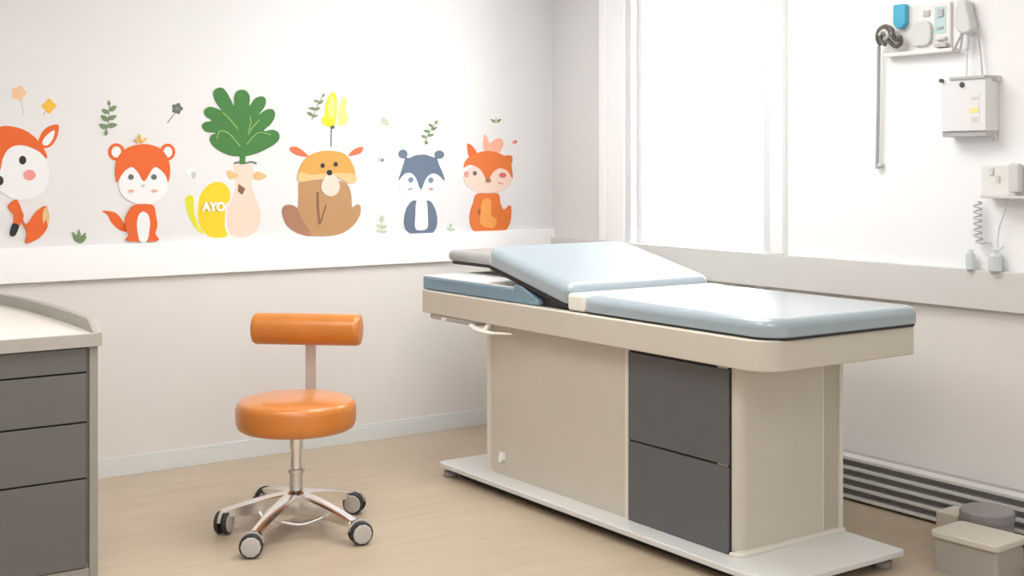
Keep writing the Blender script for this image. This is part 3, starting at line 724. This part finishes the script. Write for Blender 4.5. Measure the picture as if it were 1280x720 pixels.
# yellow fish with letters
k = Sticker('yellow_animal_sticker', 'yellow curled animal sticker with white lettering left of the leafy llama', 2, group=AN)
k.poly('body', [(117, 530), (128, 478), (160, 440), (198, 430), (228, 443), (243, 474), (240, 503), (226, 520), (224, 560), (222, 605), (232, 640), (200, 649), (158, 642), (126, 605), (117, 565)], 'yellow')
k.poly('tail', [(70, 490), (98, 487), (101, 540), (116, 598), (142, 634), (112, 617), (84, 570), (71, 530)], 'lemon')
tc_ = bpy.data.curves.new('letters', 'FONT'); tc_.body = 'AYO'; tc_.size = 1; tc_.offset = .055; tc_.extrude = .001
to = bpy.data.objects.new('tmp_text', tc_); COL.objects.link(to)
bpy.context.view_layer.update()
tm = bpy.data.meshes.new_from_object(to.evaluated_get(bpy.context.evaluated_depsgraph_get())); COL.objects.unlink(to); bpy.data.objects.remove(to)
xs = [v.co.x for v in tm.vertices]; ys = [v.co.y for v in tm.vertices]
bm = bmesh.new(); bm.from_mesh(tm)
for v in bm.verts:
    u = 131 + (v.co.x-min(xs))/(max(xs)-min(xs))*92; vv = 546 - (v.co.y-min(ys))/(max(ys)-min(ys))*38
    a, b = wxz(u, vv, 2); v.co = Vector((a-k.root.location.x, -.0045-v.co.z*.5, b-k.root.location.z))
bm.normal_update()
obj('lettering', bm, K['cream'], k.root, smooth=0)
# brown bear-dog
k = Sticker('brown_bear_sticker', 'round brown seated bear sticker with orange ears and white muzzle', 2, group=AN)
k.poly('ear', [(475, 298), (500, 292), (528, 308), (548, 330), (515, 329), (485, 316)], 'coral'); k.poly('ear', [(705, 328), (728, 302), (762, 293), (757, 314), (735, 325)], 'coral')
k.poly('body', [(514, 430), (560, 424), (640, 420), (698, 438), (716, 478), (720, 527), (738, 518), (752, 524), (750, 560), (722, 603), (672, 634), (600, 643), (522, 636), (470, 606), (448, 562), (449, 530), (472, 519), (505, 532), (510, 480)], 'brown')
k.poly('thigh', [(448, 562), (449, 530), (472, 519), (503, 531), (524, 578), (560, 638), (522, 636), (470, 606)], 'dbrown')
k.line('arm_fold', [(584, 470), (586, 530), (592, 596)], 9, 'slit'); k.line('arm_fold', [(618, 520), (605, 560), (596, 590)], 5, 'slit')
k.poly('head', [(511, 425), (515, 375), (545, 332), (595, 311), (645, 309), (692, 322), (722, 362), (734, 412), (728, 434), (690, 425), (640, 405), (580, 415)], 'gold')
k.poly('muzzle_band', [(513, 392), (560, 402), (620, 396), (700, 396), (732, 405), (733, 430), (702, 436), (672, 416), (640, 408), (590, 418), (512, 430)], 'tan')
k.poly('muzzle', [(632, 392), (655, 412), (670, 445), (660, 475), (635, 486), (608, 474), (598, 446), (612, 412)], 'skin')
k.ell('nose', 630, 394, 11, 11, 'black'); k.ell('eye', 603, 366, 8, 9, 'black'); k.ell('eye', 654, 361, 8, 9, 'black')
# slate badger
k = Sticker('badger_sticker', 'slate grey and white badger sticker second from the right', 3, group=AN)
k.ell('ear', 241, 237, 22, 21, 'slate'); k.ell('ear', 413, 240, 23, 20, 'slate')
k.ell('face', 330, 388, 106, 74, 'cream')
k.poly('head', [(220, 360), (236, 310), (250, 262), (248, 248), (270, 256), (300, 243), (345, 240), (385, 252), (400, 250), (410, 285), (428, 325), (438, 362), (420, 345), (395, 330), (370, 333), (348, 355), (325, 404), (302, 352), (280, 328), (255, 327), (236, 342)], 'slate')
k.ell('eye', 277, 359, 12, 13, 'eyeblue'); k.ell('eye', 372, 361, 12, 13, 'eyeblue'); k.ell('nose', 326, 408, 6, 4, 'lgrey')
k.line('brow', [(265, 405), (285, 400)], 5, 'slate'); k.ell('cheek', 372, 403, 11, 7, 'pink')
k.poly('body', [(290, 457), (262, 488), (248, 540), (252, 586), (280, 613), (325, 614), (372, 613), (395, 588), (401, 545), (390, 495), (364, 458), (326, 464)], 'slate')
k.poly('belly', [(302, 462), (326, 458), (350, 462), (356, 530), (354, 585), (325, 598), (297, 588), (297, 530)], 'cream')
# little fox with bow
k = Sticker('little_fox_sticker', 'small orange fox sticker with peach bow, rightmost animal on the wall', 3, group=AN)
k.poly('bow', [(626, 146), (642, 160), (652, 186), (680, 165), (706, 164), (718, 190), (700, 225), (682, 242), (640, 232), (620, 200)], 'blush')
k.poly('ear', [(545, 192), (566, 196), (592, 236), (556, 256)], 'orange'); k.poly('ear', [(718, 250), (755, 245), (757, 280), (740, 290)], 'rust')
k.ell('face', 643, 352, 115, 70, 'skin')
k.poly('head', [(529, 300), (542, 262), (590, 234), (640, 222), (702, 236), (745, 268), (757, 312), (758, 352), (735, 318), (700, 304), (668, 322), (640, 360), (614, 320), (590, 298), (555, 288)], 'rust')
k.ell('eye', 580, 328, 10, 11, 'grey'); k.ell('cheek', 712, 337, 17, 12, 'rose'); k.ell('cheek', 541, 332, 10, 14, 'pink'); k.ell('nose', 643, 362, 13, 11, 'dbrown'); k.line('brow', [(690, 372), (712, 376)], 5, 'pink')
k.poly('body', [(590, 426), (640, 424), (690, 426), (700, 470), (718, 500), (748, 480), (750, 540), (732, 590), (700, 606), (630, 607), (582, 604), (560, 570), (558, 520), (573, 470)], 'rust')
k.poly('belly', [(612, 462), (640, 445), (656, 470), (656, 525), (682, 550), (662, 588), (606, 568), (606, 510)], 'amber')
k.ell('paw', 599, 510, 6, 14, 'slit')

# plants between the animals
def flower(name, label, r, x, y, rr, col, sx, sy, ecol='grey', n=6):
    k = Sticker(name, label, r, group=PL)
    k.line('stem', [(x, y+rr*.6), ((x+sx)/2+2, (y+sy)/2), (sx, sy)], 3, ecol)
    pts = [(x+rr*(1+.16*cos(n*a))*cos(a), y+rr*(1+.16*cos(n*a))*sin(a)) for a in [2*pi*q_/36 for q_ in range(36)]]
    k.poly('flower_head', pts, col, sm=False); return k
flower('flower_sticker', 'pale peach flower sticker above the large fox head', 1, 73, 82, 27, 'peach', 92, 165, 'lgrey', 5)
k = flower('leaf_sticker', 'yellow round leaf sticker above the ear of the large fox', 1, 192, 133, 25, 'mustard', 168, 168, 'gold', 4)
k = flower('dark_flower_sticker', 'dark grey flower sticker on a slanting stem left of leaf crown', 1, 693, 143, 20, 'grey', 655, 200, 'grey', 5)
k.ell('flower_eye', 693, 143, 7, 7, 'sage')
k = flower('white_flower_sticker', 'faint white flower sticker above the yellow animal', 2, 88, 393, 17, 'cream', 104, 418, 'lgrey', 4); k.ell('petal', 100, 402, 9, 14, 'lgrey')
def sprig(label, r, pts, leaves, col, w_=3):
    k = Sticker('sprig_sticker', label, r, group=PL); k.line('stem', pts, w_, col)
    for x, y, ln, wd, an in leaves: k.leaf('leaf', x, y, ln, wd, an, col)
    return k
sprig('dark green sprig sticker above the orange cub', 1, [(428, 130), (424, 190), (413, 248)],
      [(428, 132, 22, 12, -100), (428, 152, 34, 19, -35), (426, 162, 32, 17, -150), (425, 185, 34, 18, -25), (423, 192, 36, 18, -140), (420, 212, 38, 19, -10), (418, 220, 34, 18, -150), (414, 248, 22, 12, -85)], 'sage')
sprig('small green tuft sticker at the foot of the wall between fox and cub', 1, [(310, 672), (310, 640), (308, 615)],
      [(310, 670, 55, 16, -92), (312, 668, 46, 15, -60), (306, 668, 48, 16, -118), (314, 670, 38, 13, -50)], 'sage')
sprig('grey-green sprig sticker left of the yellow flower', 2, [(605, 95), (580, 140), (562, 188)],
      [(604, 98, 16, 9, -60), (592, 118, 24, 10, -160), (588, 126, 26, 10, -40), (577, 145, 28, 11, -170), (575, 150, 24, 10, -30), (567, 170, 26, 11, -150), (566, 175, 20, 9, -20)], 'sage')
k = Sticker('yellow_flower_sticker', 'yellow petal flower sticker on a stem above the brown bear', 2, group=PL)
k.line('stem', [(640, 208), (638, 250), (638, 293)], 5, 'grey')
k.poly('petal', [(664, 205), (668, 150), (684, 100), (700, 115), (694, 150), (706, 180), (692, 205)], 'palelem')
k.poly('petal', [(600, 180), (612, 172), (618, 120), (640, 80), (657, 95), (660, 150), (652, 205), (640, 218), (608, 205)], 'lemon')
k.ell('petal', 640, 140, 14, 45, 'palelem'); k.ell('flower_eye', 643, 216, 9, 7, 'grey')
sprig('olive sprig sticker above the badger', 3, [(395, 92), (368, 130), (345, 180)],
      [(394, 95, 20, 14, -60), (384, 108, 26, 13, -150), (376, 122, 30, 13, -25), (368, 132, 30, 14, 195), (358, 150, 30, 14, -10), (352, 158, 26, 13, 200), (347, 175, 18, 12, 60)], 'sage')
k = Sticker('pale_leaf_sticker', 'pale green single leaf sticker left of the olive sprig', 3, group=PL)
k.leaf('leaf', 136, 68, 52, 30, 40, 'lsage'); k.line('stem', [(170, 98), (192, 118)], 4, 'lsage')
k = Sticker('tiny_leaf_sticker', 'little green leaf pair sticker above the bow of small fox', 3, group=PL)
k.leaf('leaf', 682, 88, 32, 12, -150, 'sage'); k.leaf('leaf', 682, 88, 30, 12, -35, 'sage'); k.leaf('leaf', 682, 88, 26, 11, -90, 'lsage')
k = Sticker('pink_petal_sticker', 'tiny pink petal sticker right of the small fox bow', 3, group=PL)
k.ell('petal', 770, 180, 13, 9, 'pink', -20); k.ell('flower_eye', 775, 179, 6, 6, 'rose')
k = Sticker('tiny_flower_sticker', 'tiny pale grey flower sticker left of the badger ear', 3, group=PL)
k.ell('flower_head', 137, 262, 17, 14, 'lgrey'); k.ell('flower_eye', 143, 266, 7, 6, 'grey')
sprig('pale green upright plant sticker left of the badger body', 3, [(140, 615), (140, 570), (142, 530)],
      [(141, 560, 34, 22, -90), (140, 585, 28, 15, -150), (140, 588, 28, 15, -30), (140, 605, 28, 15, -165), (140, 608, 28, 15, -15)], 'lsage', 4)
sprig('tiny green plant sticker between badger and small fox', 3, [(468, 608), (467, 585), (466, 568)],
      [(467, 585, 22, 13, -90), (468, 598, 22, 12, -150), (468, 600, 22, 12, -30)], 'lsage', 3)
for o in list(bpy.data.objects):
    if '_w' in o: del o['_w']
